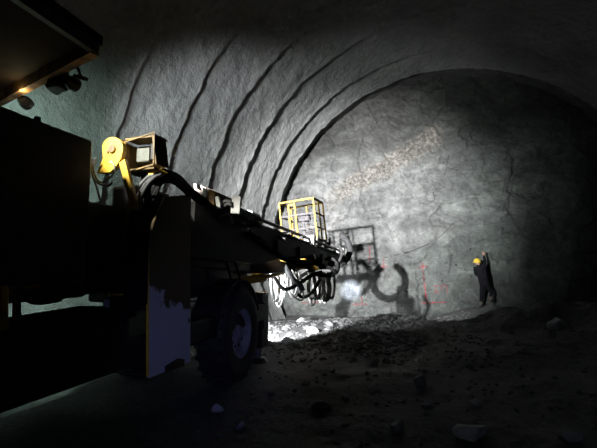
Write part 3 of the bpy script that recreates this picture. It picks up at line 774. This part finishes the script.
# hose arch between the lamp and the panel
rnd = random.Random(3)
for k in range(16):
    t = k/15; j = lambda a: rnd.uniform(-a, a)
    hose([at(122+22*t+j(3), 300+j(25), 3.15), at(127+20*t+j(2), 255+j(4), 3.12), at(131+18*t+j(2), 220+j(3), 3.12), at(140+14*t+j(2), 192+6*t+j(2), 3.14), at(158+6*t+j(2), 173+8*t+j(2), 3.3),
          at(176+2*t+j(2), 176+9*t+j(2), 3.6), at(191+j(2), 190+6*t+j(2), 4.1), at(212+j(3), 208+j(3), 4.7)], rnd.uniform(.014, .024), 'hose', 'hydraulic_hose')
for pts, r_ in (([(131, 212), (133, 200), (138, 188), (147, 178), (155, 175)], .009), ([(140, 212), (141, 198), (148, 184), (158, 175)], .009),
                ([(137, 218), (138, 202), (144, 186), (152, 178), (162, 174)], .008)):
    hose(P2(pts, 3.0), r_*1.6, 'cable', 'grey_cable')
for pts, Y in (([(93, 158), (91.5, 168), (94, 178), (100, 184), (108, 186), (113, 182)], 2.84), ([(94, 162), (94, 172), (98, 180), (104, 182), (113, 174), (114.5, 166), (110, 161)], 2.83),
               ([(96, 158), (93, 164), (93, 176), (97, 188), (100, 200)], 2.85)):
    hose(P2(pts, Y), .008, 'cable', 'grey_cable')
for px in (207, 229, 238):
    hose(P2([(px-3, 262), (px, 272), (px+2, 283), (px-2, 292)], 5.0), .016, 'hose', 'black_hose')
# steps, rails and low hoses at the near end
mb = MB(); mb.bar(atx(1.5, 286, -2.28), atx(1.5, 330, -2.28), .05, .05, up=(1, 0, 0), bev=.006); mb.build('step_post', M['yellow'], root)
hose([atx(5, 291, -2.30), atx(9, 292, -2.30), atx(13.5, 297, -2.30), atx(14.3, 310, -2.30), atx(14, 345, -2.30)], .010, 'dirty_yellow', 'grab_rail')
mb = MB(); mb.bar(atx(17, 300, -2.4), atx(17, 350, -2.4), .03, .03, up=(1, 0, 0)); mb.build('step_stay', M['black'], root)
hose(P2([(18, 287), (27, 296), (40, 300), (56, 299), (70, 293), (80, 285)], 2.45), .018, 'dirty_yellow', 'low_hose')
hose(P2([(10, 286), (20, 296), (36, 303), (60, 300)], 2.4), .014, 'hose', 'low_hose')
plate([(51, 297), (58, 294.5), (58.5, 301), (54, 302)], 2.5, M['dirty_yellow'], 'hook', .04)
mb = MB(); mb.bar(atx(7, 290, -2.33), atx(40, 286, -2.33), .02, .02); mb.build('low_pipe', M['dirty_yellow'], root)
plate([(104, 299.5), (108.5, 299.5), (108.5, 307.5), (104, 307.5)], 2.9, M['lampgrey'], 'junction_box', .05)
for k in range(7):
    hose(P2([(110+k*2.1, 294), (110.5+k*2.1, 301), (109.5+k*2.1, 309)], 2.92), .009, 'hose', 'low_hose')
mb = MB(); mb.bar(at(108, 294.5, 2.9), at(123, 294.5, 2.9), .015, .012); mb.build('hose_clamp', M['yellow'], root)
# headlamps low at the front, between the jacks
HL, HB = Vector((-3.28, JY+.12, 1.08)), Vector((-2.98, JY+.12, 1.08))
lamp(HL, (-.15, 1, -.15), .09, 'headlamp', HL-Vector((0, .14, .03)))
lamp(HB, (.05, 1, -.04), .06, 'headlamp', HB-Vector((0, .14, .03)))
# big hose rings in front of the feed tip
Lm = lc + Vector((0, .05, 0))
for (cx_, cy_, ra, rb, a0, a1, rr_, Y_) in ((389, 282, 16, 17, -70, 240, .085, 10.9), (358, 278, 13, 16, -90, 130, .06, 10.6)):
    pts = []
    for k in range(13):
        a = R(a0+(a1-a0)*k/12); S_ = on_face(cx_+ra*cos(a), cy_+rb*sin(a))
        pts.append(Lm + (S_-Lm)*((Y_+.03*k-Lm.y)/(S_.y-Lm.y)))
    hose(pts, rr_, 'hose', 'black_hose')

# ------------------------------------------------------------------ the worker at the face
fp = on_face(480.5, 307)
Yp = 18.0
foot = at(480.5, 306.5, Yp)
def W(px, py, dy=0): return at(px, py, Yp+dy)
joints = {
 'pelvis': (484.5, 283, 0, .155), 'belly': (482.8, 277, 0, .165), 'chest': (480.8, 270.5, .02, .175), 'neckb': (478.8, 266.5, .03, .085), 'neck': (478, 264.8, .04, .06), 'head': (477.2, 262.4, .05, .10), 'crown': (476.8, 260.2, .05, .085),
 'shR': (484.2, 267.5, .03, .085), 'elR': (485.0, 261.0, .12, .06), 'wrR': (484.0, 255.6, .22, .04), 'haR': (483.7, 253.7, .26, .035),
 'shL': (475.6, 268.2, .04, .085), 'elL': (475.6, 274.5, .14, .06), 'wrL': (478.5, 274.0, .32, .04), 'haL': (479.2, 273.2, .38, .035),
 'hipR': (486.8, 285.5, 0, .105), 'knR': (491.2, 291.5, .10, .078), 'anR': (490.6, 299.5, -.02, .05), 'toR': (491.4, 301.0, .14, .04),
 'hipL': (482.3, 286, 0, .105), 'knL': (481.4, 295.5, .06, .078), 'anL': (480.6, 304.6, 0, .05), 'toL': (480.8, 306.2, .16, .04)}
order = list(joints)
ed = [('pelvis', 'belly'), ('belly', 'chest'), ('chest', 'neckb'), ('neckb', 'neck'), ('neck', 'head'), ('head', 'crown'), ('chest', 'shR'), ('shR', 'elR'), ('elR', 'wrR'), ('wrR', 'haR'),
      ('chest', 'shL'), ('shL', 'elL'), ('elL', 'wrL'), ('wrL', 'haL'), ('pelvis', 'hipR'), ('hipR', 'knR'), ('knR', 'anR'), ('anR', 'toR'), ('pelvis', 'hipL'), ('hipL', 'knL'), ('knL', 'anL'), ('anL', 'toL')]
V = [W(a, b_, c_) for a, b_, c_, _ in joints.values()]; rad = [q[3] for q in joints.values()]
E_ = [(order.index(a), order.index(b_)) for a, b_ in ed]
ih = order.index('head'); ch_ = V[ih]
for off, r_ in ((Vector((0, .115, 0)), .016), (Vector((-.105, 0, 0)), .018), (Vector((.105, 0, 0)), .018)):
    V.append(ch_+off); rad.append(r_); E_.append((ih, len(V)-1))            # nose and ears
for hname, up in (('haR', Vector((0, .35, .94))), ('haL', Vector((.3, .9, .2)))):
    i = order.index(hname); c_ = V[i]; side = Vector((1, 0, 0))
    for k in range(5):
        off = (k-1.5)*.021 if k < 4 else -.04
        ln = (.07, .08, .075, .06, .05)[k]
        p1 = c_ + side*off + up*.035; d_ = up if k < 4 else (up*.6-side*.8).normalized()
        if k == 4: p1 = c_ - side*.038 + up*.005
        p2 = p1 + d_*ln*.5; p3 = p2 + (d_+Vector((0, .35, 0))).normalized()*ln*.5
        b0 = len(V); V += [p1, p2, p3]; rad += [.011, .010, .008]; E_ += [(i, b0), (b0, b0+1), (b0+1, b0+2)]
org = Vector((foot.x, Yp, foot.z))
me = bpy.data.meshes.new('person'); me.from_pydata([v-org for v in V], E_, [])
tmp = bpy.data.objects.new('person_skeleton', me); COL.objects.link(tmp)
tmp.modifiers.new('Skin', 'SKIN').use_smooth_shade = True
for v, r_ in zip(me.skin_vertices[0].data, rad): v.radius = (r_, r_)
me.skin_vertices[0].data[0].use_root = True
ss = tmp.modifiers.new('Subdivision', 'SUBSURF'); ss.levels = ss.render_levels = 2
dg = bpy.context.evaluated_depsgraph_get(); dg.update()
bme = bpy.data.meshes.new_from_object(tmp.evaluated_get(dg)); bme.name = 'person'
bpy.data.objects.remove(tmp)
bme.materials.clear(); bme.materials.append(M['cloth']); bme.materials.append(M['skin'])
hz, hr = V[order.index('neck')]-org, [V[order.index('haR')]-org, V[order.index('haL')]-org]
for f in bme.polygons:
    c_ = f.center
    f.use_smooth = True
    if c_.z > hz.z and abs(c_.x-(V[order.index('head')]-org).x) < .14 and (c_-(V[order.index('head')]-org)).length < .2 or min((c_-q).length for q in hr) < .10: f.material_index = 1
per = bpy.data.objects.new('person', bme); COL.objects.link(per); per.location = org; WORLD[per.name] = org
tag(per, 'person in dark work clothes and yellow helmet reaching up to the rock face', 'person')
hc = W(477, 261.6, .05)
mb = MB(); prof = [(.001, .135), (.05, .13), (.09, .11), (.12, .07), (.133, .02), (.135, -.02), (.165, -.03), (.165, -.04), (.13, -.035)]
n_ = 24; rings = []
for r_, z in prof: rings.append([mb.bm.verts.new(hc+Vector((r_*cos(2*pi*k/n_), r_*1.12*sin(2*pi*k/n_)+(.02 if r_ > .14 and sin(2*pi*k/n_) > 0 else 0), z))) for k in range(n_)])
for a, b_ in zip(rings, rings[1:]):
    for k in range(n_): mb.bm.faces.new((a[k], a[(k+1) % n_], b_[(k+1) % n_], b_[k])).smooth = True
mb.build('helmet', M['helmet'], per)
for a in ('R', 'L'):
    q0, q1, q2 = V[order.index('kn'+a)], V[order.index('an'+a)], V[order.index('to'+a)]
    mb = MB(); mb.tube([q1+(q0-q1)*.3, q1, q1*.4+q2*.6+Vector((0, 0, -.01)), q2+Vector((0, .06, 0))], [.075, .07, .065, .055], 12); mb.build('boot', M['boot'], per)
# ------------------------------------------------------------------ lights: lamps on the machine, plus added fills
def spot(name, pos, aim, power, size, blend, col, radius=.05):
    l = bpy.data.lights.new(name, 'SPOT'); l.energy = power; l.spot_size = R(size); l.spot_blend = blend; l.color = col; l.shadow_soft_size = radius
    o = bpy.data.objects.new(name, l); COL.objects.link(o); o.location = pos
    o.rotation_euler = Vector(aim).to_track_quat('-Z', 'Y').to_euler(); return o
def point(name, pos, power, col, radius=.03):
    l = bpy.data.lights.new(name, 'POINT'); l.energy = power; l.color = col; l.shadow_soft_size = radius
    o = bpy.data.objects.new(name, l); COL.objects.link(o); o.location = pos; return o
O = Vector((0, .12, -.02))
spot('canopy_beam_main', lc+O, at(362, 226, FY)-lc, 65000, 47, 1, (1, 1, 1), .06)
spot('canopy_beam_second', lb+O, at(372, 205, FY)-lb, 6500, 60, 1, (.95, 1, .97), .07)
spot('canopy_flood', la+Vector((-.05, .12, 0)), Vector((-.86, .75, -.45)), 1000, 130, 1, (.70, 1, .87), .08)
spot('canopy_wall_beam', lb+Vector((-.1, .42, -.08)), at(234, 136, 12)-lb, 4300, 45, 1, (.92, .97, 1), .32)
point('canopy_glow', edge_pt(30, 92)+Vector((0, -.10, -.05)), 2.6, (1, .80, .45), .012)
cw = Vector((-2.6, 1.75, zc-.06))
spot('bracket_fill', cw, at(132, 152, 3.0)-cw, 620, 27, 1, (1, .96, .82), .03)  # added unseen fill under the canopy, brightens the yellow bracket
spot('headlamp_flood', HL+O, Vector((.02, 1, -.33)), 5500, 44, .45, (1, 1, 1), .06)
spot('headlamp_beam', HB+O, on_face(351, 290)-HB, 90000, 5.5, 1, (.80, .84, 1), .03)
hl = at(298, 293, 8.4)
spot('hose_light', HB+O+Vector((0, 0, .03)), hl-HB, 1100, 34, 1, (1, 1, 1), .03)
spot('hose_light_wide', HB+O+Vector((.06, 0, .03)), at(300, 262, 8.4)-HB, 160, 80, 1, (1, 1, 1), .03)
spot('camera_side_fill', (.5, -.6, 1.75), atx(214, 338, XS)-Vector((.5, -.6, 1.75)), 130, 27, 1, (.38, .42, 1), .04)  # added bluish fill beside the camera for the panel and wheel
spot('foreground_fill', (.75, -.6, 1.75), Vector((.16, 1, -.34)), 26, 58, 1, (.7, .8, 1), .04)  # added weak wide fill that lifts the foreground rocks

w = bpy.data.worlds.new('World'); sc.world = w; w.use_nodes = True
w.node_tree.nodes['Background'].inputs['Color'].default_value = (.5, .6, .6, 1)
w.node_tree.nodes['Background'].inputs['Strength'].default_value = .0004

cam = bpy.data.cameras.new('Camera'); co = bpy.data.objects.new('Camera', cam); COL.objects.link(co)
cam.sensor_width = 36; cam.lens = S/597*36; cam.clip_start = .05; cam.clip_end = 200
co.location = EYE; co.rotation_euler = (R(90+5.7), 0, R(15.5))
sc.camera = co
vs = sc.view_settings; vs.view_transform = 'Standard'; vs.look = 'None'; vs.exposure = 0; vs.gamma = 1; vs.use_curve_mapping = False
sc.cycles.max_bounces = 5
